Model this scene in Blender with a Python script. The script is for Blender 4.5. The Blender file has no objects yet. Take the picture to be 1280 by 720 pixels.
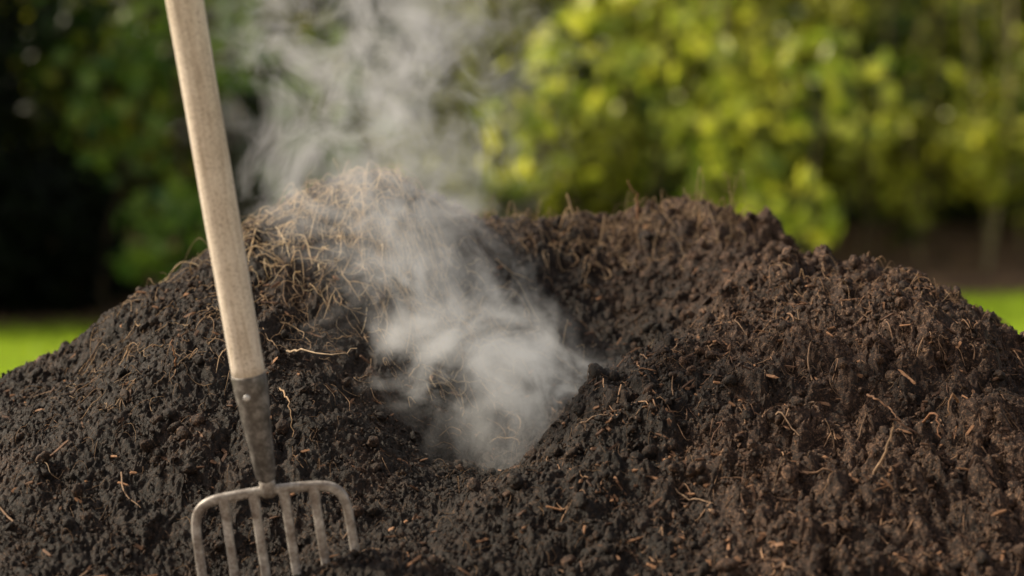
import bpy, math, numpy as np, bmesh
from mathutils import Matrix, Vector
rng=np.random.default_rng(7)
scene=bpy.context.scene
COL=scene.collection

# ---------------------------------------------------------------- helpers
def new_obj(name,mesh,parent=None,mat=None):
    o=bpy.data.objects.new(name,mesh); COL.objects.link(o)
    if parent: o.parent=parent
    if mat: mesh.materials.append(mat)
    return o
def empty(name):
    o=bpy.data.objects.new(name,None); COL.objects.link(o); return o
def np_mesh(name,verts,faces,cols=None,smooth=True):
    me=bpy.data.meshes.new(name)
    verts=np.asarray(verts,dtype=np.float32); faces=np.asarray(faces,dtype=np.int32)
    F,k=faces.shape
    me.vertices.add(len(verts)); me.vertices.foreach_set("co",verts.ravel())
    me.loops.add(F*k); me.loops.foreach_set("vertex_index",faces.ravel())
    me.polygons.add(F)
    me.polygons.foreach_set("loop_start",np.arange(0,F*k,k,dtype=np.int32))
    me.polygons.foreach_set("loop_total",np.full(F,k,dtype=np.int32))
    me.polygons.foreach_set("use_smooth",np.full(F,smooth,dtype=bool))
    me.update(calc_edges=True)
    if cols is not None:
        a=me.color_attributes.new("Col",'FLOAT_COLOR','POINT')
        c=np.ones((len(verts),4),dtype=np.float32); c[:,:3]=cols
        a.data.foreach_set("color",c.ravel())
    return me
_tabs={}
def perlin(x,y,seed=0):
    if seed not in _tabs:
        r=np.random.default_rng(1000+seed)
        p=r.permutation(256); _tabs[seed]=(np.concatenate([p,p]),r.random(256)*2*np.pi)
    p,ang=_tabs[seed]
    xi=np.floor(x).astype(int); yi=np.floor(y).astype(int)
    xf=x-xi; yf=y-yi
    u=xf*xf*xf*(xf*(xf*6-15)+10); v=yf*yf*yf*(yf*(yf*6-15)+10)
    def g(ix,iy,dx,dy):
        a=ang[p[p[ix&255]+(iy&255)]]
        return np.cos(a)*dx+np.sin(a)*dy
    n00=g(xi,yi,xf,yf); n10=g(xi+1,yi,xf-1,yf); n01=g(xi,yi+1,xf,yf-1); n11=g(xi+1,yi+1,xf-1,yf-1)
    return (n00*(1-u)+n10*u)*(1-v)+(n01*(1-u)+n11*u)*v

class NT:
    def __init__(s,nt): s.nt=nt; s.n=nt.nodes; s.l=nt.links
    def add(s,t,**kw):
        n=s.n.new(t)
        for k,v in kw.items(): setattr(n,k,v)
        return n
    def link(s,a,b): s.l.new(a,b)
    def math(s,op,a,b=None,clamp=False):
        n=s.n.new('ShaderNodeMath'); n.operation=op; n.use_clamp=clamp
        for i,v in enumerate((a,b)):
            if v is None: continue
            if isinstance(v,(int,float)): n.inputs[i].default_value=v
            else: s.l.new(v,n.inputs[i])
        return n.outputs[0]
    def noise(s,vec,scale,detail=3,rough=.5,dist=0):
        n=s.n.new('ShaderNodeTexNoise'); n.inputs['Scale'].default_value=scale
        n.inputs['Detail'].default_value=detail; n.inputs['Roughness'].default_value=rough
        n.inputs['Distortion'].default_value=dist
        if vec is not None: s.l.new(vec,n.inputs['Vector'])
        return n
    def ramp(s,fac,stops):
        n=s.n.new('ShaderNodeValToRGB'); e=n.color_ramp.elements
        while len(e)<len(stops): e.new(.5)
        for i,(p,c) in enumerate(stops):
            e[i].position=p; e[i].color=(c[0],c[1],c[2],1)
        s.l.new(fac,n.inputs[0]); return n.outputs[0]
    def mix(s,fac,a,b,mode='MIX'):
        n=s.n.new('ShaderNodeMix'); n.data_type='RGBA'; n.blend_type=mode
        for sock,v in ((n.inputs[0],fac),(n.inputs[6],a),(n.inputs[7],b)):
            if isinstance(v,(int,float)): sock.default_value=v
            elif isinstance(v,tuple): sock.default_value=(*v,1)
            else: s.l.new(v,sock)
        return n.outputs[2]
def mat_new(name):
    m=bpy.data.materials.new(name); m.use_nodes=True
    t=NT(m.node_tree); b=m.node_tree.nodes['Principled BSDF']
    return m,t,b

# ---------------------------------------------------------------- materials
def mat_soil():
    m,t,b=mat_new("dark_compost")
    tc=t.add('ShaderNodeTexCoord').outputs['Object']
    att=t.add('ShaderNodeAttribute',attribute_name="Col").outputs['Color']
    n1=t.noise(tc,14,4,.6).outputs['Fac']; n2=t.noise(tc,170,4,.65).outputs['Fac']; n3=t.noise(tc,620,2,.6).outputs['Fac']
    fine=t.math('ADD',t.math('MULTIPLY',n2,.5),t.math('MULTIPLY',n3,.5))
    wet=t.ramp(fine,[(.42,(.003,.0019,.0014)),(.52,(.0095,.0056,.0038)),(.60,(.042,.024,.014)),(.69,(.20,.125,.078))])
    dry=t.ramp(fine,[(.39,(.008,.0042,.0026)),(.48,(.040,.020,.0118)),(.56,(.13,.070,.041)),(.66,(.44,.28,.18))])  # palest stops of both ramps put grain highlights into the colour
    f=t.math('ADD',t.math('MULTIPLY',n1,.9),-.45)
    sep=t.add('ShaderNodeSeparateColor'); t.link(att,sep.inputs[0])
    f=t.math('ADD',f,sep.outputs[0],clamp=True)
    t.link(t.mix(f,wet,dry),b.inputs['Base Color'])
    r=t.math('ADD',t.math('MULTIPLY',n3,.6),.28,clamp=True); t.link(r,b.inputs['Roughness'])
    b.inputs['Specular IOR Level'].default_value=.3
    bp=t.add('ShaderNodeBump'); bp.inputs['Strength'].default_value=1.0; bp.inputs['Distance'].default_value=.005
    t.link(fine,bp.inputs['Height']); t.link(bp.outputs[0],b.inputs['Normal'])
    return m
def mat_col(name,rough=.6,var=.35,scale=60,transl=0.0,spec=.3):
    m,t,b=mat_new(name)
    tc=t.add('ShaderNodeTexCoord').outputs['Object']
    att=t.add('ShaderNodeAttribute',attribute_name="Col").outputs['Color']
    n=t.noise(tc,scale,2,.6).outputs['Fac']
    v=t.ramp(n,[(.3,(1-var,)*3),(.7,(1+var*.6,)*3)])
    c=t.mix(1.0,att,v,'MULTIPLY')
    t.link(c,b.inputs['Base Color']); b.inputs['Roughness'].default_value=rough
    b.inputs['Specular IOR Level'].default_value=spec
    if transl>0:
        tr=t.add('ShaderNodeBsdfTranslucent'); t.link(t.mix(1.0,c,(1.3,1.25,.6),'MULTIPLY'),tr.inputs[0])
        mx=t.add('ShaderNodeMixShader'); mx.inputs[0].default_value=transl
        t.link(b.outputs[0],mx.inputs[1]); t.link(tr.outputs[0],mx.inputs[2])
        t.link(mx.outputs[0],t.n['Material Output'].inputs['Surface'])
    return m
def mat_wood():
    m,t,b=mat_new("weathered_ash_wood")
    tc=t.add('ShaderNodeTexCoord').outputs['Object']
    mp=t.add('ShaderNodeMapping'); mp.inputs['Scale'].default_value=(1,1,.06); t.link(tc,mp.inputs[0])
    g=t.noise(mp.outputs[0],240,5,.6,.3).outputs['Fac']; sp=t.noise(tc,420,3,.7).outputs['Fac']; bl=t.noise(tc,16,4,.6).outputs['Fac']
    c=t.ramp(g,[(.3,(.56,.48,.39)),(.5,(.77,.69,.59)),(.7,(.86,.79,.70))])
    s2=t.ramp(sp,[(.34,(.40,.35,.31)),(.48,(1,1,1)),(.68,(1.03,1.03,1.03))])
    b2=t.ramp(bl,[(.3,(.78,.75,.71)),(.6,(1,1,1))])
    c=t.mix(.85,c,s2,'MULTIPLY'); c=t.mix(.9,c,b2,'MULTIPLY')
    t.link(c,b.inputs['Base Color']); b.inputs['Roughness'].default_value=.75
    h=t.math('ADD',g,t.math('MULTIPLY',sp,.6))
    bp=t.add('ShaderNodeBump'); bp.inputs['Strength'].default_value=.5; bp.inputs['Distance'].default_value=.0015
    t.link(h,bp.inputs['Height']); t.link(bp.outputs[0],b.inputs['Normal'])
    return m
def mat_steel(name,c1,c2,c3,metal=.6,rough=.45):
    m,t,b=mat_new(name)
    tc=t.add('ShaderNodeTexCoord').outputs['Object']
    n=t.noise(tc,55,6,.7).outputs['Fac']; n2=t.noise(tc,350,3,.6).outputs['Fac']
    f=t.math('ADD',t.math('MULTIPLY',n,.75),t.math('MULTIPLY',n2,.25))
    t.link(t.ramp(f,[(.38,c1),(.5,c2),(.62,c3)]),b.inputs['Base Color'])
    b.inputs['Metallic'].default_value=metal
    t.link(t.math('ADD',t.math('MULTIPLY',n,.4),rough-.15),b.inputs['Roughness'])
    bp=t.add('ShaderNodeBump'); bp.inputs['Strength'].default_value=.4; bp.inputs['Distance'].default_value=.001
    t.link(f,bp.inputs['Height']); t.link(bp.outputs[0],b.inputs['Normal'])
    return m
M_soil=mat_soil()
M_straw=mat_col("dry_straw",.6,.35,90,.3)
M_chip=mat_col("wood_chip",.7,.4,150)
M_leaf=mat_col("hedge_leaf",.36,.3,6,.5,.5)
M_yew=mat_col("yew_leaf",.6,.3,6,.15,.2)
M_grass=mat_col("grass_blade",.5,.3,3,.4,.3)
M_bark=mat_col("bark",.85,.5,25)
M_wood=mat_wood()
M_ferr=mat_steel("ferrule_steel",(.05,.044,.040),(.12,.112,.105),(.29,.275,.26),.2,.40)
M_tine=mat_steel("worn_steel",(.16,.13,.11),(.33,.30,.27),(.58,.55,.51),.2,.36)

# ---------------------------------------------------------------- heap form
CP=np.array([
(-.72,.4,.335),(-.625,.4,.355),(-.571,.45,.432),(-.463,.5,.495),(-.352,.55,.545),(-.2025,.6,.612),(-.16,.62,.612),(-.098,.7,.572),
(.064,.85,.566),(.242,.85,.585),(.34,.8,.565),(.376,.55,.505),(.468,.45,.488),(.574,.4,.492),(.675,.4,.432),(.72,.4,.405),
(1.0,.35,.27),(1.3,.3,.08),(-1.0,.35,.17),(-1.25,.3,.05),
(-.595,.1,.245),(-.451,.1,.245),(-.478,.28,.375),(-.3355,.38,.435),(-.213,.22,.330),(-.244,.07,.222),
(-.33,-.05,.135),(-.207,-.03,.175),(-.20,-.09,.165),(-.5236,-.06,.145),(-.104,.15,.228),
(-.0437,.3,.240),(-.15,.27,.300),(-.09,.22,.248),(-.114,.45,.358),(0,.5,.335),(.095,.6,.390),(.195,.68,.438),(-.095,.6,.470),(.049,.72,.482),(.223,.76,.50),
(.301,.5,.466),(.177,.35,.400),(.17,.50,.358),(.085,.22,.342),(.04,.38,.283),(0,.05,.248),(-.03,.22,.226),(-.0776,-.07,.178),
(.397,.33,.440),(.271,.15,.345),(.357,0,.258),(.5316,.15,.345),(.6217,.08,.29),(.1588,0,.24),(.057,-.12,.155),(.245,-.15,.160),(.528,-.15,.160),
(-.7,-.35,.01),(-.2,-.36,.01),(.3,-.42,.01),(.8,-.35,.01),(-1.1,0,.03),(1.2,0,.05),
(-.6,.95,.24),(-.2,1.15,.34),(.3,1.3,.38),(.7,.95,.24),(1,.85,.12),(-1,.85,.05),(-.5,1.45,.03),(.3,1.8,.0),(.9,1.45,.0)]
+[(2.3*math.cos(a),.4+2.3*math.sin(a),-.12) for a in np.linspace(0,2*np.pi,16,endpoint=False)])
def tps(r2): return .5*r2*np.log(r2+1e-12)
n=len(CP)
K=tps((CP[:,None,0]-CP[None,:,0])**2+(CP[:,None,1]-CP[None,:,1])**2)+np.eye(n)*3e-5
Pm=np.c_[np.ones(n),CP[:,0],CP[:,1]]
A=np.zeros((n+3,n+3)); A[:n,:n]=K; A[:n,n:]=Pm; A[n:,:n]=Pm.T
W=np.linalg.solve(A,np.r_[CP[:,2],0,0,0])
def base(x,y):
    z=W[n]+W[n+1]*x+W[n+2]*y
    for i in range(n): z=z+W[i]*tps((x-CP[i,0])**2+(y-CP[i,1])**2)
    r=np.hypot(x,y-.4)
    z=np.where(r>1.7,z-(r-1.7)*.3,z)
    return np.maximum(z,-.08)
def detail(x,y,b):
    amp=np.clip(b/.12,0.15,1)
    x0=x+.02*perlin(x/.06,y/.06,20); y0=y+.02*perlin(x/.06,y/.06,21)
    d=.026*perlin(x0/.17,y0/.17,1)
    m=np.clip(.46+.9*perlin(x/.22,y/.22,2)+.8*np.clip((x-.1)/.3,-.3,1),.18,1.4)
    m=m*(1-.6*np.exp(-((x+.04)**2/.012+(y-.25)**2/.02)))
    d+=m*.052*(np.abs(perlin(x0/.075,y0/.075,3))-.18)
    d+=.009*perlin(x0/.04,y0/.04,7)
    d+=m*.029*(np.abs(perlin(x0/.032,y0/.032,4))-.18)
    d+=.010*(np.abs(perlin(x0/.012+5,y0/.012,5))-.18)
    d+=.0060*perlin(x/.0056,y/.0056,6)
    d+=.0050*perlin(x/.0034,y/.0034,8)
    return d*amp
def H(x,y):
    b=base(x,y)
    return b+detail(x,y,b)

def spacing(lo,a,b,hi,fine,coarse):
    return np.unique(np.concatenate([np.linspace(lo,a,max(2,int((a-lo)/coarse))),np.arange(a,b,fine),np.linspace(b,hi,max(2,int((hi-b)/coarse)))]))
gx=spacing(-1.9,-.82,.82,1.9,.0016,.012)
gy=spacing(-.9,-.20,.92,2.3,.0015,.012)
X,Y=np.meshgrid(gx,gy); Z=H(X,Y)
dx=.010*perlin(X/.03,Y/.03,11)+.005*perlin(X/.010,Y/.010,12)
dy=.010*perlin(X/.03,Y/.03,13)+.005*perlin(X/.010,Y/.010,14)
V=np.stack([X+dx,Y+dy,Z],-1).reshape(-1,3)
ny,nx=X.shape
idx=np.arange(nx*ny).reshape(ny,nx)
Fq=np.stack([idx[:-1,:-1],idx[:-1,1:],idx[1:,1:],idx[1:,:-1]],-1).reshape(-1,4)
def dry_shade_tone(x,y,z):
    d=-.06+.70*np.clip((x-.08)/.32,0,1)+.30*np.clip((z-.50)/.08,0,1)*(y>.3)+.6*perlin(x/.12,y/.12,30)
    d-=.45*np.exp(-((x-.02)**2/.03+(y-.45)**2/.04))  # shade of the hollow put into the soil tone
    return np.clip(d,0,1)
D=dry_shade_tone(X,Y,Z).reshape(-1)
heap=new_obj("compost_heap",np_mesh("compost_heap",V,Fq,np.stack([D,D,D],-1)),None,M_soil)

def ico(sub):
    bm=bmesh.new(); bmesh.ops.create_icosphere(bm,subdivisions=sub,radius=1)
    v=np.array([q.co[:] for q in bm.verts]); f=np.array([[q.index for q in p.verts] for p in bm.faces]); bm.free(); return v,f
def randrot(N):
    q=rng.normal(size=(N,4)); q/=np.linalg.norm(q,axis=1)[:,None]
    w,x,y,z=q.T
    return np.stack([1-2*(y*y+z*z),2*(x*y-z*w),2*(x*z+y*w),2*(x*y+z*w),1-2*(x*x+z*z),2*(y*z-x*w),2*(x*z-y*w),2*(y*z+x*w),1-2*(x*x+y*y)],-1).reshape(N,3,3)
def crumbs(name,N,sub,rmin,rmax,power,jit,right=.12):
    v,f=ico(sub); nv=len(v)
    x=rng.uniform(-.85,.85,N*3); y=rng.uniform(-.2,.95,N*3)
    keep=(perlin(x/.07,y/.07,40)+.25*rng.normal(size=N*3)+right*np.clip(x/.3,-1,1))>-.02
    x=x[keep][:N]; y=y[keep][:N]; N=len(x)
    r=rmin+(rmax-rmin)*rng.random(N)**power
    R=randrot(N)
    loc=np.repeat(v[None],N,0)
    ph=rng.uniform(0,6,(N,1,3)); fr=rng.uniform(2,4,(N,1,3))
    bump=np.sin(loc*fr+ph).sum(-1,keepdims=True)*.13+rng.uniform(-jit,jit,(N,nv,1))
    loc=loc*(1+bump)
    loc=loc*rng.uniform(.55,1.25,(N,1,3))
    P=np.einsum('nij,nvj->nvi',R,loc)*r[:,None,None]
    z=H(x,y)
    P+=np.stack([x,y,z+r*.2],-1)[:,None,:]
    F=(f[None]+(np.arange(N)*nv)[:,None,None]).reshape(-1,3)
    d=np.clip(dry_shade_tone(x,y,z)+.12+rng.normal(size=N)*.28,0,1); d=np.repeat(d,nv)
    new_obj(name,np_mesh(name,P.reshape(-1,3),F,np.stack([d,d,d],-1),True),heap,M_soil)
crumbs("soil_crumbs",80000,1,.0006,.0026,2.0,.28)
crumbs("soil_clods",2300,3,.003,.010,2.4,.14,.25)

# tubes
def tubes(name,P,Rad,cols,sides,mat,parent):
    N,Kk,_=P.shape
    T=np.gradient(P,axis=1); T/=np.linalg.norm(T,axis=2,keepdims=True)+1e-9
    ref=rng.normal(size=(N,1,3))
    U=np.cross(T,np.repeat(ref,Kk,1)); U/=np.linalg.norm(U,axis=2,keepdims=True)+1e-9
    Vv=np.cross(T,U)
    a=np.linspace(0,2*np.pi,sides,endpoint=False)
    ring=U[:,:,None,:]*np.cos(a)[None,None,:,None]+Vv[:,:,None,:]*np.sin(a)[None,None,:,None]
    ve=P[:,:,None,:]+ring*Rad[:,:,None,None]
    i=np.arange(N*Kk*sides).reshape(N,Kk,sides)
    j=np.roll(i,-1,axis=2)
    F=np.stack([i[:,:-1],j[:,:-1],j[:,1:],i[:,1:]],-1).reshape(-1,4)
    c=None if cols is None else np.repeat(cols,Kk*sides,0)
    return new_obj(name,np_mesh(name,ve.reshape(-1,3),F,c,True),parent,mat)
def fibres(name,x,y,length,rad,lift,colA,colB,Kk=9,curl=1.2,mat=None,ang=None,parent=heap):
    N=len(x)
    th=rng.uniform(0,2*np.pi,N) if ang is None else ang
    s=np.linspace(0,1,Kk)[None,:]
    cur=rng.normal(size=(N,1))*curl; cur2=rng.normal(size=(N,1))*curl*.7; ph=rng.uniform(0,6,(N,1))
    a=th[:,None]+cur*s+cur2*np.sin(4*s+ph)
    st=(length/(Kk-1))[:,None]
    px=x[:,None]+np.cumsum(np.cos(a)*st,1)-np.cos(a)*st; py=y[:,None]+np.cumsum(np.sin(a)*st,1)
    h=H(px,py)
    hs=h.copy()
    for _ in range(3): hs[:,1:-1]=(hs[:,:-2]+hs[:,1:-1]*2+hs[:,2:])/4
    lf=lift[:,None]*np.sin(np.pi*np.clip(s*rng.uniform(.5,1.3,(N,1)),0,1))
    z=h*.35+hs*.65+lf+rad[:,None]*.6
    P=np.stack([px,py,z],-1)
    R=rad[:,None]*(1-.6*s**2)*np.ones((N,Kk))
    t=rng.random((N,1)); c=np.array(colA)*(1-t)+np.array(colB)*t
    c*=rng.uniform(.7,1.2,(N,1))
    return tubes(name,P,R,c,5,mat or M_straw,parent)
def scat(N,x0,x1,y0,y1): return rng.uniform(x0,x1,N),rng.uniform(y0,y1,N)
x,y=scat(3000,-.8,.8,-.18,.85)
fibres("roots",x,y,rng.uniform(.008,.040,3000),rng.uniform(.0002,.00042,3000),rng.exponential(.004,3000),(.08,.045,.028),(.34,.22,.13))
N=700; x=rng.normal(-.20,.11,N); y=rng.normal(.58,.05,N)
fibres("straw",x,y,rng.uniform(.02,.08,N),rng.uniform(.0003,.0010,N),rng.exponential(.009,N),(.42,.30,.18),(.78,.65,.46),11,1.0)
N=320; x=rng.uniform(-.62,.0,N); y=.44+rng.normal(0,.08,N)+(x+.3)*.3
fibres("straw_wisps",x,y,rng.uniform(.02,.065,N),rng.uniform(.0003,.0008,N),rng.exponential(.006,N),(.24,.15,.09),(.58,.42,.27),11,1.2)
N=40; x=rng.uniform(-.42,-.05,N); y=.52+rng.normal(0,.06,N)
fibres("straw_stalks",x,y,rng.uniform(.05,.11,N),rng.uniform(.0007,.0013,N),rng.exponential(.007,N),(.42,.30,.18),(.70,.55,.37),11,.5)
N=420; x,y=scat(N,-.08,.37,.76,.9)
fibres("rootlets",x,y,rng.uniform(.02,.05,N),rng.uniform(.0003,.0007,N),rng.exponential(.010,N),(.30,.19,.11),(.56,.42,.28))
N=260; x=rng.uniform(.36,.75,N); y=.42+rng.normal(0,.05,N)
fibres("ridge_fibres",x,y,rng.uniform(.012,.035,N),rng.uniform(.0003,.0007,N),rng.exponential(.005,N),(.28,.15,.09),(.52,.36,.23))
N=560; x,y=scat(N,.05,.78,-.15,.5)
fibres("bark_fibres",x,y,rng.uniform(.010,.035,N),rng.uniform(.0004,.0012,N),rng.exponential(.002,N),(.13,.07,.045),(.44,.27,.16),7,.6,M_chip)
N=20; x,y=scat(N,-.7,.75,-.12,.45)
fibres("twigs",x,y,rng.uniform(.04,.08,N),rng.uniform(.0009,.0016,N),rng.uniform(.002,.008,N),(.16,.09,.05),(.34,.23,.15),11,.4,M_chip)
def stick(name,pts,r0,col):
    P=np.array(pts)[None]; Kk=P.shape[1]
    t=np.linspace(0,1,Kk); tt=np.linspace(0,1,14)
    P=np.stack([np.interp(tt,t,P[0,:,k]) for k in range(3)],-1)
    for _ in range(3): P[1:-1]=(P[:-2]+2*P[1:-1]+P[2:])/4
    P=P+rng.normal(size=P.shape)*.0012
    tubes(name,P[None],(r0*(1-.65*tt)*rng.uniform(.85,1.15,14))[None],np.array([col]),7,M_chip,heap)
stick("twig_a",[(.198,.84,.575),(.200,.835,.615),(.186,.83,.628),(.183,.83,.642)],.0018,(.33,.17,.09))
stick("twig_b",[(.445,.02,.25),(.463,.00,.295),(.472,-.01,.335)],.0022,(.36,.24,.15))
stick("twig_c",[(.52,.12,.315),(.535,.06,.345),(.540,.05,.31)],.0020,(.26,.13,.07))
stick("twig_d",[(.455,.10,.36),(.475,.08,.352),(.487,.06,.335)],.0018,(.22,.12,.07))
stick("twig_e",[(.575,.12,.35),(.560,.08,.365),(.553,.07,.335)],.0018,(.30,.17,.09))
stick("twig_f",[(-.31,.33,.40),(-.285,.28,.405),(-.235,.25,.40),(-.21,.26,.41)],.0016,(.40,.30,.20))
stick("twig_g",[(-.46,.28,.36),(-.452,.25,.40),(-.458,.25,.42)],.0016,(.33,.17,.09))
stick("twig_h",[(-.31,.22,.36),(-.292,.17,.345),(-.285,.16,.30)],.0014,(.36,.24,.14))
def chips(name,N,x,y):
    bx=np.array([(-1,-1,-1),(1,-.7,-1),(1.3,.2,-1),(.9,1,-1),(-1,.8,-1),(-1.2,0,-1)],float); b2=bx.copy(); b2[:,2]=1; b2[:,:2]*=.85
    v=np.r_[bx,b2]; nv=12
    quads=[[i,(i+1)%6,(i+1)%6+6,i+6] for i in range(6)]
    quads+=[[6,7,8,9],[6,9,10,11],[3,2,1,0],[5,4,3,0]]
    f=np.array(quads)
    size=np.stack([rng.uniform(.003,.006,N)+.011*rng.random(N)**4,rng.uniform(.001,.0032,N),rng.uniform(.0004,.0012,N)],-1)
    loc=v[None]*rng.uniform(.7,1.2,(N,nv,3))*size[:,None,:]
    yaw=rng.uniform(0,2*np.pi,N); ti=rng.normal(0,.5,N)
    e=.01
    sx=(base(x+e,y)-base(x-e,y))/(2*e); sy=(base(x,y+e)-base(x,y-e))/(2*e)
    nrm=np.stack([-sx,-sy,np.ones(N)],-1)+rng.normal(size=(N,3))*.35; nrm/=np.linalg.norm(nrm,axis=1)[:,None]
    d=np.stack([np.cos(yaw),np.sin(yaw),ti*.5],-1); u=d-(d*nrm).sum(1)[:,None]*nrm; u/=np.linalg.norm(u,axis=1)[:,None]
    w=np.cross(nrm,u)
    P=loc[:,:,0:1]*u[:,None]+loc[:,:,1:2]*w[:,None]+loc[:,:,2:3]*nrm[:,None]
    P+=np.stack([x,y,H(x,y)+.0008],-1)[:,None]
    F=(f[None]+(np.arange(N)*nv)[:,None,None]).reshape(-1,4)
    t=rng.random((N,1))**2.2; c=np.array((.07,.036,.021))*(1-t)+np.array((.36,.19,.10))*t
    new_obj(name,np_mesh(name,P.reshape(-1,3),F,np.repeat(c,nv,0),False),heap,M_chip)
x,y=scat(900,-.8,.8,-.18,.85); x2,y2=scat(700,.1,.8,-.18,.5)
chips("wood_chips",1600,np.r_[x,x2],np.r_[y,y2])

# ---------------------------------------------------------------- garden fork (local Z along the handle)
fork=empty("garden_fork")
a=Vector((-.136,-.2337,.9627)).normalized()
xv=Vector((1,0,.06)); xv=(xv-a*xv.dot(a)).normalized(); yv=a.cross(xv)
Mx=Matrix((xv,yv,a)).transposed().to_4x4(); Mx.translation=Vector((-.297,-.075,.272)); fork.matrix_world=Mx
def lathe(name,prof,sides,mat):
    an=np.linspace(0,2*np.pi,sides,endpoint=False)
    v=[]
    for z,rx,ry in prof:
        for q in an: v.append((rx*math.cos(q),ry*math.sin(q),z))
    Kk=len(prof); f=[]
    for i in range(Kk-1):
        for j in range(sides):
            k=(j+1)%sides; f.append((i*sides+j,i*sides+k,(i+1)*sides+k,(i+1)*sides+j))
    v+= [(0,0,prof[0][0]),(0,0,prof[-1][0])]
    me=bpy.data.meshes.new(name)
    tri=[(len(v)-2,(j+1)%sides,j) for j in range(sides)]+[(len(v)-1,(Kk-1)*sides+j,(Kk-1)*sides+(j+1)%sides) for j in range(sides)]
    me.from_pydata(v,[],f+tri)
    for p in me.polygons: p.use_smooth=len(p.vertices)==4
    return new_obj(name,me,fork,mat)
zs=np.linspace(.128,1.30,60)
lathe("handle",[(z,.0200+.0017*min(1,(z-.128)/.5)+.0003*math.sin(z*23),.0197+.0014*min(1,(z-.128)/.5)+.0003*math.sin(z*31+1)) for z in zs]+[(1.31,.015,.015)],40,M_wood)
lathe("ferrule",[(-.002,.0085,.0085),(.004,.0125,.0105),(.02,.0135,.0125),(.05,.0152,.0150),(.09,.0186,.0182),(.118,.0207,.0203),(.1345,.0211,.0207),(.1362,.0202,.0199)],36,M_ferr)
bm=bmesh.new(); bmesh.ops.create_uvsphere(bm,u_segments=16,v_segments=8,radius=.0042)
bmesh.ops.scale(bm,vec=(1,.45,1),verts=bm.verts); me=bpy.data.meshes.new("rivet"); bm.to_mesh(me); bm.free()
for p in me.polygons: p.use_smooth=True
rv=new_obj("rivet",me,fork,mat_steel("rivet_steel",(.4,.4,.4),(.6,.6,.6),(.7,.7,.7),.2,.35)); rv.location=(-.004,-.0202,.112)
lathe("neck",[(-.022,.0075,.0060),(-.014,.0105,.0075),(-.006,.0100,.0085),(.006,.0095,.0090)],20,M_tine)
def rod(name,pts,rad,mat,flat=.72,n=60):
    pts=np.array(pts,float); d=np.r_[0,np.cumsum(np.linalg.norm(np.diff(pts,axis=0),axis=1))]; tt=np.linspace(0,d[-1],n)
    P=np.stack([np.interp(tt,d,pts[:,k]) for k in range(3)],-1)
    for _ in range(14): P[1:-1]=(P[:-2]+2*P[1:-1]+P[2:])/4
    R=np.interp(tt,np.linspace(0,d[-1],len(rad)) if len(rad)!=len(pts) else d,rad)
    sides=14; T=np.gradient(P,axis=0); T/=np.linalg.norm(T,axis=1)[:,None]
    Vv=np.array([[0,1,0.]])-T*T[:,1:2]; Vv/=np.linalg.norm(Vv,axis=1)[:,None]; U=np.cross(T,Vv)
    an=np.linspace(0,2*np.pi,sides,endpoint=False)
    cx=np.sign(np.cos(an))*np.abs(np.cos(an))**.7; sx=np.sign(np.sin(an))*np.abs(np.sin(an))**.7
    ve=P[:,None]+(U[:,None]*cx[None,:,None]+Vv[:,None]*sx[None,:,None]*flat)*R[:,None,None]
    i=np.arange(n*sides).reshape(n,sides); j=np.roll(i,-1,1)
    F=np.stack([i[:-1],i[1:],j[1:],j[:-1]],-1).reshape(-1,4)
    return new_obj(name,np_mesh(name,ve.reshape(-1,3),F,None,True),fork,mat)
def tine_y(s): return .020*math.sin(s*2.2)-.012*s
L=.27
def tine_pts(x0,dxx,z0): return [(x0+dxx*s,-tine_y(s)*1.0,z0-L*s) for s in np.linspace(0,1,24)]
bar=[(-.064,0,-.016),(-.03,0,-.0145),(0,0,-.014),(.03,0,-.0145),(.064,0,-.016)]
left=tine_pts(-.095,-.004,-.045)[::-1]; right=tine_pts(.092,.004,-.045)
pts=left+[(-.0920,0,-.030),(-.083,0,-.0195)]+bar+[(.081,0,-.0195),(.0895,0,-.030)]+right
rad=[.0018]+[.0045]*1+[.0060]*(len(left)-2)+[.0062]*(len(pts)-len(left)-len(right))+[.0058]*(len(right)-2)+[.0045,.0018]
rad=rad[:len(pts)]
rod("crossbar_and_outer_tines",pts,rad,M_tine,.75,170)
for k,x0 in enumerate((-.0555,-.0185,.0185,.0545)):
    p=tine_pts(x0,x0*.05,-.016)
    rod("tine_%d"%(k+1),p,[.0074,.0068]+[.0058]*(len(p)-4)+[.0045,.0018],M_tine,.72,60)

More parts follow.
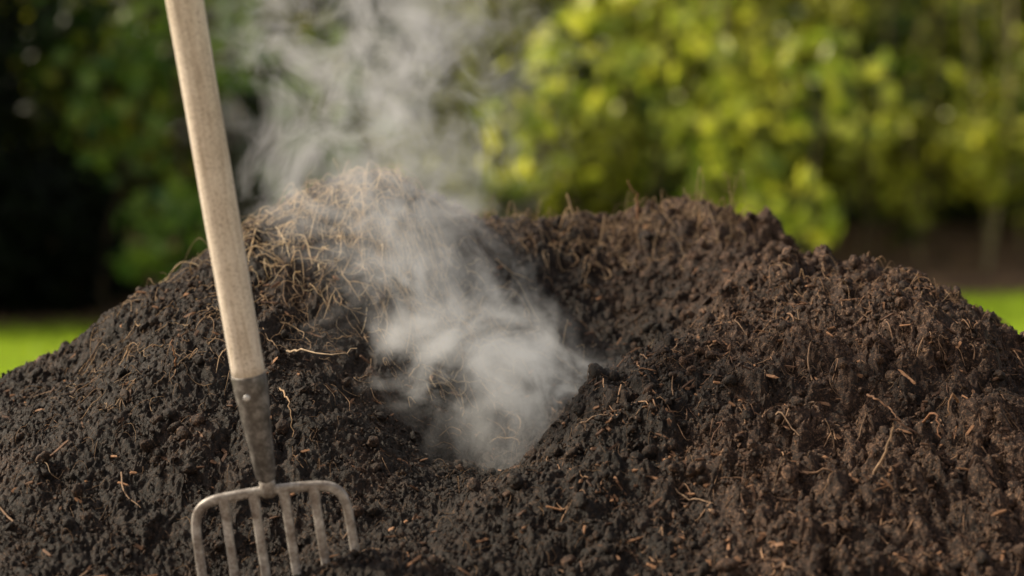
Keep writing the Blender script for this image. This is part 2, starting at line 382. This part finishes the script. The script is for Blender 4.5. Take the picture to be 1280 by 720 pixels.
# ---------------------------------------------------------------- steam
STEAM=9.0
def plume():
    zc=[.21,.26,.33,.40,.47,.53,.61,.69,.78,.90,1.00,1.15]
    xc=[-.045,-.030,.010,-.035,-.100,-.140,-.175,-.195,-.180,-.175,-.15,-.13]
    rc=[.050,.085,.140,.170,.150,.145,.170,.200,.210,.215,.22,.22]
    dn=[.22,.45,.95,1.15,1.15,.95,.72,.64,.60,.55,.36,.0]
    sides=20; v=[];f=[]
    for i,(z,xx,r) in enumerate(zip(zc,xc,rc)):
        for q in np.linspace(0,2*np.pi,sides,endpoint=False):
            v.append((xx+1.6*r*math.cos(q),.30+1.15*r*math.sin(q),z))
    for i in range(len(zc)-1):
        for j in range(sides):
            k=(j+1)%sides; f.append((i*sides+j,i*sides+k,(i+1)*sides+k,(i+1)*sides+j))
    f.append(tuple(range(sides))[::-1]); f.append(tuple(range((len(zc)-1)*sides,len(zc)*sides)))
    me=bpy.data.meshes.new("steam"); me.from_pydata(v,[],f)
    m=bpy.data.materials.new("steam"); m.use_nodes=True; t=NT(m.node_tree)
    t.n.remove(t.n['Principled BSDF'])
    tc=t.add('ShaderNodeTexCoord').outputs['Object']
    w=t.noise(tc,7.0,1,.5); ws=t.add('ShaderNodeVectorMath',operation='SUBTRACT'); t.link(w.outputs['Color'],ws.inputs[0]); ws.inputs[1].default_value=(.5,.5,.5)
    wm=t.add('ShaderNodeVectorMath',operation='SCALE'); t.link(ws.outputs[0],wm.inputs[0]); wm.inputs['Scale'].default_value=.19
    wa=t.add('ShaderNodeVectorMath',operation='ADD'); t.link(tc,wa.inputs[0]); t.link(wm.outputs[0],wa.inputs[1])
    sp=t.add('ShaderNodeSeparateXYZ'); t.link(wa.outputs[0],sp.inputs[0])
    zn=t.math('DIVIDE',sp.outputs[2],1.3,clamp=True)
    def fc(vals,lo,hi):
        n=t.add('ShaderNodeFloatCurve'); c=n.mapping.curves[0]
        pts=[(z/1.3,(v-lo)/(hi-lo)) for z,v in zip(zc,vals)]
        c.points[0].location=(0,pts[0][1]); c.points[1].location=pts[-1]
        for p in pts[:-1]: c.points.new(*p)
        n.mapping.update(); t.link(zn,n.inputs['Value'])
        return t.math('ADD',t.math('MULTIPLY',n.outputs[0],hi-lo),lo)
    cx=fc(xc,-.3,.1); r=fc(rc,0,.3); dd=fc(dn,0,1.2)
    ddx=t.math('DIVIDE',t.math('SUBTRACT',sp.outputs[0],cx),r)
    ddy=t.math('DIVIDE',t.math('SUBTRACT',sp.outputs[1],.30),t.math('MULTIPLY',r,.72))
    dist=t.math('SQRT',t.math('ADD',t.math('MULTIPLY',ddx,ddx),t.math('MULTIPLY',ddy,ddy)))
    nz=t.noise(wa.outputs[0],17,4,.62,0).outputs['Fac']
    f1=t.math('SUBTRACT',1.0,dist)
    f2=t.math('ADD',t.math('MULTIPLY',f1,.65),t.math('MULTIPLY',t.math('SUBTRACT',nz,.505),6.2))
    f3=t.math('MINIMUM',t.math('MAXIMUM',f2,0),1.9)
    edge=t.math('MULTIPLY',t.math('SUBTRACT',1.35,dist),1.2,clamp=True)
    den=t.math('MULTIPLY',t.math('MULTIPLY',f3,edge),t.math('MULTIPLY',dd,STEAM))
    vs=t.add('ShaderNodeVolumeScatter'); vs.inputs['Color'].default_value=(1,1,1,1); vs.inputs['Anisotropy'].default_value=.35
    t.link(den,vs.inputs['Density'])
    # stands in for light scattered many times inside the cloud
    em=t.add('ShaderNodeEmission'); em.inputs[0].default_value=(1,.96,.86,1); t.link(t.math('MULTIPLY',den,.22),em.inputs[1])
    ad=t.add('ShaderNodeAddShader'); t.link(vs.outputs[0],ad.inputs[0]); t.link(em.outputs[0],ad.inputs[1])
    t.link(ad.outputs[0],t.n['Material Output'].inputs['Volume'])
    m.cycles.volume_step_rate=.28
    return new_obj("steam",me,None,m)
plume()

# ---------------------------------------------------------------- ground
def yb(x): return np.clip(8+(x+2)*.67,7.0,12.5)
def mat_lawn():
    m,t,b=mat_new("lawn"); tc=t.add('ShaderNodeTexCoord').outputs['Object']
    n1=t.noise(tc,2,4,.6).outputs['Fac']; n2=t.noise(tc,60,3,.6).outputs['Fac']
    f=t.math('ADD',t.math('MULTIPLY',n1,.5),t.math('MULTIPLY',n2,.5))
    t.link(t.ramp(f,[(.35,(.08,.14,.012)),(.5,(.18,.30,.018)),(.65,(.30,.42,.028))]),b.inputs['Base Color']); b.inputs['Roughness'].default_value=.8
    return m
gxs=np.unique(np.r_[np.linspace(-300,-10,12),np.linspace(-10,10,60),np.linspace(10,300,12)])
gys=np.unique(np.r_[np.linspace(-300,-5,10),np.linspace(-5,16,60),np.linspace(16,400,14)])
GX,GY=np.meshgrid(gxs,gys); GZ=.012*perlin(GX/1.3,GY/1.3,50)-.01
i=np.arange(GX.size).reshape(GX.shape)
new_obj("lawn",np_mesh("lawn",np.stack([GX,GY,GZ],-1).reshape(-1,3),np.stack([i[:-1,:-1],i[:-1,1:],i[1:,1:],i[1:,:-1]],-1).reshape(-1,4)),None,mat_lawn())
def mat_bed(name,c1,c2,c3):
    m,t,b=mat_new(name); tc=t.add('ShaderNodeTexCoord').outputs['Object']
    n=t.noise(tc,8,6,.7).outputs['Fac']
    t.link(t.ramp(n,[(.35,c1),(.5,c2),(.65,c3)]),b.inputs['Base Color']); b.inputs['Roughness'].default_value=.95
    return m
# unseen earth sheet, added to keep green lawn bounce off the handle
rr=np.linspace(0,1,26); aa=np.linspace(0,2*np.pi,97)[:-1]
RR,AA=np.meshgrid(rr,aa,indexing='ij'); edge_r=(1+.10*np.sin(AA*5+1)+.06*np.sin(AA*11))
EX=RR*5.2*edge_r*np.cos(AA); EY=-2.6+RR*5.0*edge_r*np.sin(AA)
EZ=.012*perlin(EX/1.3,EY/1.3,50)+.012*perlin(EX/.25,EY/.25,55)+.022*(1-RR**6)-.016*(RR**6)+.0
i=np.arange(EX.size).reshape(EX.shape); j=np.roll(i,-1,1)
new_obj("bounce_earth",np_mesh("bounce_earth",np.stack([EX,EY,EZ],-1).reshape(-1,3),np.stack([i[:-1],i[1:],j[1:],j[:-1]],-1).reshape(-1,4)),None,mat_bed("bounce_earth",(.17,.125,.09),(.29,.22,.16),(.38,.30,.22)))
bx=np.linspace(-14,14,140); bt=np.linspace(0,1,50)**1.5*18
BX,BT=np.meshgrid(bx,bt); BY=yb(BX)+BT+.12*perlin(BX/.8,BT/.8,52)
BZ=-.03+.10*np.clip(BT/.2,0,1)+.30*np.clip((BT-.3)/2.5,0,1)+.05*perlin(BX/.3,BY/.3,51)
i=np.arange(BX.size).reshape(BX.shape)
new_obj("planting_bed",np_mesh("planting_bed",np.stack([BX,BY,BZ],-1).reshape(-1,3),np.stack([i[:-1,:-1],i[:-1,1:],i[1:,1:],i[1:,:-1]],-1).reshape(-1,4)),None,mat_bed("bed_soil",(.035,.02,.012),(.14,.08,.045),(.30,.19,.10)))
N=120000
x=rng.uniform(-4.5,5.5,N); y=rng.uniform(1.6,12,N)
k=(y<yb(x)+.1)&(np.hypot(x/5.2,(y+2.6)/5.0)>.97); x=x[k];y=y[k];N=len(x)
hgt=rng.uniform(.03,.065,N); th=rng.uniform(0,np.pi*2,N); lean=rng.normal(0,.018,(N,2))
w=.0022+.0015*rng.random(N)
b0=np.stack([x-w*np.cos(th),y-w*np.sin(th),np.full(N,-.012)],-1); b1=np.stack([x+w*np.cos(th),y+w*np.sin(th),np.full(N,-.012)],-1)
tp=np.stack([x+lean[:,0],y+lean[:,1],hgt],-1)
c=np.array((.34,.50,.04))*rng.uniform(.6,1.4,(N,1))+np.array((.06,.02,0))*rng.random((N,1))
new_obj("grass",np_mesh("grass",np.stack([b0,b1,tp],1).reshape(-1,3),np.arange(N*3).reshape(N,3),np.repeat(c,3,0),False),None,M_grass)

# ---------------------------------------------------------------- foliage
LV=np.array([(0,0,0),(-.30,.25,.06),(-.34,.6,.05),(0,1,-.08),(.34,.6,.05),(.30,.25,.06)])
LF=np.array([(0,3,2,1),(0,5,4,3)])
def leaves(name,pos,size,cols,mat,parent,out=None,flat=.6):
    N=len(pos); R=randrot(N)
    if out is not None:
        nrm=out+rng.normal(size=(N,3))*flat; nrm/=np.linalg.norm(nrm,axis=1)[:,None]
        d=rng.normal(size=(N,3))+np.array([0,0,-.6]); d-= (d*nrm).sum(1)[:,None]*nrm; d/=np.linalg.norm(d,axis=1)[:,None]
        R=np.stack([np.cross(d,nrm),d,nrm],-1)
    P=np.einsum('nij,vj->nvi',R,LV)*size[:,None,None]+pos[:,None]
    F=(LF[None]+(np.arange(N)*6)[:,None,None]).reshape(-1,4)
    return new_obj(name,np_mesh(name,P.reshape(-1,3),F,np.repeat(cols,6,0),False),parent,mat)
def shell(c,r,N,inner=.55):
    d=rng.normal(size=(N,3)); d/=np.linalg.norm(d,axis=1)[:,None]
    rr=inner+(1-inner)*rng.random(N)**.5
    lump=1+.25*np.sin(d[:,0]*5+c[0]*7)*np.sin(d[:,2]*6+c[1]*5)
    return c+d*r*(rr*lump)[:,None],d
hedge=empty("hedge")
PP=[];SS=[];CC=[];OO=[]
rows=[(.55,.45,.9),(1.2,1.0,1.7),(2.1,1.7,2.5),(3.2,2.4,3.3)]
for ri,(off,h0,h1) in enumerate(rows):
    xx=-5.5+rng.random()*.5
    while xx<6.5:
        h=rng.uniform(h0,h1); rx=rng.uniform(.30,.55)*(1+.2*ri)
        if ri==0 and (xx>.9 or xx<-2.2 or rng.random()<.4): xx+=rx*1.3; continue
        c=np.array([xx,float(yb(xx))+off+rng.normal()*.2,h*.58+.22]); r=np.array([rx,rx*.8,h*.42])
        N=int(400*rx*h/.7)+130
        p,d=shell(c,r,N,.4)
        gap=perlin(p[:,0]/.30,p[:,2]/.30,80+ri)+.15*rng.normal(size=N); kk=gap>-.14; p=p[kk]; d=d[kk]; N=len(p)
        patch=perlin(p[:,0]/.55+3,p[:,2]/.55,61)[:,None]
        warm=.20+.50*np.clip((xx+1.5)/1.4,0,1)-.20*np.clip((xx-1.2)/.8,0,1)  # sunlit middle and shaded ends of the hedge put into leaf tone
        tcol=np.clip(warm+patch*1.3+rng.normal(size=(N,1))*.28,0,1)
        cc=np.array((.032,.078,.018))*(1-tcol)+np.array((.60,.62,.10))*tcol
        low=np.clip((p[:,2:3]-.10)/.6,.35,1)  # shade at the hedge foot painted into the leaf colours
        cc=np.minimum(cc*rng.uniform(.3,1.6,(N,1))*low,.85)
        if xx<-2.1: cc*=.4  # deep shade of the left end put into the leaf colours
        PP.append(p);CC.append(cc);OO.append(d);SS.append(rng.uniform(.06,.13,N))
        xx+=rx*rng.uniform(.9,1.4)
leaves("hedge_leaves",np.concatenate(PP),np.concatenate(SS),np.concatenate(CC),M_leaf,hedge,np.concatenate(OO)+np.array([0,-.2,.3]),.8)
N=50; x=rng.uniform(-3.5,5,N); y=yb(x)+rng.uniform(.6,2.4,N)
s=np.linspace(0,1,12)[None]; hh=rng.uniform(1.2,2.8,(N,1))
P=np.stack([x[:,None]+.12*np.sin(s*3+rng.uniform(0,6,(N,1)))+rng.normal(0,.18,(N,1))*s,y[:,None]+rng.normal(0,.15,(N,1))*s,hh*s],-1)
t=rng.random((N,1)); c=np.array((.08,.055,.035))*(1-t)+np.array((.44,.36,.22))*t
tubes("stems",P,rng.uniform(.008,.020,(N,1))*(1-.6*s),c,8,M_bark,hedge)
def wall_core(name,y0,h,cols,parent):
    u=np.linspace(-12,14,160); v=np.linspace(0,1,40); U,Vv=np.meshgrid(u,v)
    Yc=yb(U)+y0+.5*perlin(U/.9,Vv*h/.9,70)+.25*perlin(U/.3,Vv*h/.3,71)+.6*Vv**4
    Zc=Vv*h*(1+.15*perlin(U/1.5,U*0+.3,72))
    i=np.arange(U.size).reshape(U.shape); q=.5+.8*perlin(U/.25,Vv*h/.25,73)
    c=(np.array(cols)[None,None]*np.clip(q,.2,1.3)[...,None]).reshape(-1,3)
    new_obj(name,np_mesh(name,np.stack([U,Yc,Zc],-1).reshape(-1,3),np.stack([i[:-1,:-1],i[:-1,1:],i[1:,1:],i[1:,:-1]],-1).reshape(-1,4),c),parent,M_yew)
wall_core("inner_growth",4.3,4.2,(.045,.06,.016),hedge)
def bush(name,blobs,N,size,colA,colB,mat):
    e=empty(name); PP=[];CC=[];OO=[]
    for (c,r) in blobs:
        p,d=shell(np.array(c,float),np.array(r,float),N,.6); PP.append(p);OO.append(d)
        t=rng.random((N,1)); CC.append((np.array(colA)*(1-t)+np.array(colB)*t))
    P=np.concatenate(PP)
    leaves(name+"_leaves",P,rng.uniform(*size,len(P)),np.concatenate(CC),mat,e,np.concatenate(OO),.8)
    s=np.linspace(0,1,8)[None]; b=blobs
    Pt=np.stack([np.stack([np.full(8,c[0])+.1*np.sin(s[0]*4+k),np.full(8,c[1]),s[0]*(c[2]+.2)],-1) for k,(c,r) in enumerate(b)])
    tubes(name+"_stems",Pt,np.full((len(b),1),.02)*(1-.6*s),np.tile(np.array([[.07,.05,.035]]),(len(b),1)),8,M_bark,e)
    return e
bush("shaded_yew_bush",[((-2.95,7.7,.95),(.70,.6,.95)),((-2.8,8.1,1.4),(.6,.6,.9)),((-3.4,8.0,1.3),(.8,.7,1.3)),((-2.65,8.1,.45),(.7,.5,.5)),((-2.85,8.3,2.2),(.8,.7,.8)),((-2.2,8.4,.42),(.45,.4,.42))],3600,(.035,.07),(.003,.006,.003),(.007,.013,.005),M_yew)  # dark evergreen; near-black leaf colours also carry a tall tree's shadow
bush("laurel_shrub",[((-1.52,7.7,.42),(.22,.25,.25)),((-1.3,7.9,.30),(.2,.2,.2)),((-1.45,8.1,1.40),(.35,.35,.3)),((-.9,8.3,.9),(.25,.3,.5)),((-1.8,8.2,1.0),(.3,.3,.4))],110,(.07,.13),(.06,.15,.035),(.30,.42,.09),M_leaf)
bush("vine",[((1.15,9.2,.62),(.28,.25,.22)),((1.0,9.3,1.05),(.25,.25,.3)),((.35,9.4,1.25),(.35,.25,.25)),((1.7,9.9,1.2),(.4,.3,.3)),((.1,9.2,.9),(.3,.3,.3)),((.7,9.4,1.5),(.5,.3,.2)),((1.5,9.9,.50),(.25,.25,.22))],60,(.09,.15),(.20,.30,.05),(.74,.76,.16),M_leaf)
PP=[];CC=[];OO=[]
trees=empty("tree_line")
for xx in np.arange(-16,20,2.6):
    for z in (1.8,4.0,6.2):
        c=np.array([xx+rng.normal()*.5,17.5+rng.normal()*.8,z+rng.normal()*.3]); p,d=shell(c,np.array([2.0,1.5,1.7]),900,.6)
        PP.append(p);OO.append(d);CC.append(np.array((.05,.08,.016))*rng.uniform(.4,1.8,(900,1)))
leaves("tree_crowns",np.concatenate(PP),rng.uniform(.12,.26,sum(map(len,PP))),np.concatenate(CC),M_leaf,trees,np.concatenate(OO),.7)
N=14; s=np.linspace(0,1,8)[None]; x=np.arange(N)*2.6-16
tubes("trunks",np.stack([x[:,None]+.1*np.sin(s*4+x[:,None]),17.5+0*s+0*x[:,None],6*s+0*x[:,None]],-1),.18*(1-.6*s)*np.ones((N,1)),np.tile(np.array([[.09,.07,.05]]),(N,1)),10,M_bark,trees)

# ---------------------------------------------------------------- light
sv=Vector((-.74,.12,.60)).normalized()
el=math.asin(sv.z); az=math.atan2(sv.x,sv.y)
w=bpy.data.worlds.new("World"); scene.world=w; w.use_nodes=True
nt=w.node_tree; sky=nt.nodes.new('ShaderNodeTexSky'); sky.sky_type='NISHITA'; sky.sun_disc=False
sky.sun_elevation=el; sky.sun_rotation=az; sky.dust_density=3.0
hs=nt.nodes.new('ShaderNodeHueSaturation'); hs.inputs['Saturation'].default_value=.40
nt.links.new(sky.outputs[0],hs.inputs['Color'])
mx=nt.nodes.new('ShaderNodeMix'); mx.data_type='RGBA'; mx.blend_type='MULTIPLY'; mx.inputs[0].default_value=1; mx.inputs[7].default_value=(1.12,1.0,.90,1)
nt.links.new(hs.outputs[0],mx.inputs[6])
nt.links.new(mx.outputs[2],nt.nodes['Background'].inputs[0]); nt.nodes['Background'].inputs[1].default_value=.15
sl=bpy.data.lights.new("sun","SUN"); sl.energy=5.0; sl.angle=math.radians(.6); sl.color=(1,.86,.64)
so=bpy.data.objects.new("sun",sl); COL.objects.link(so)
so.location=sv*30
so.rotation_euler=(-sv).to_track_quat('-Z','Y').to_euler()

# ---------------------------------------------------------------- camera
cam=bpy.data.cameras.new("camera"); co=bpy.data.objects.new("camera",cam); COL.objects.link(co)
co.location=(0,-3,.62); co.rotation_euler=(math.radians(90),0,0)
cam.lens=85; cam.sensor_width=36; cam.shift_y=-120/1280; cam.clip_end=2000; cam.clip_start=.05
cam.dof.use_dof=True; cam.dof.focus_distance=3.20; cam.dof.aperture_fstop=2.4
scene.camera=co
scene.view_settings.view_transform='Standard'; scene.view_settings.look='None'; scene.view_settings.exposure=0
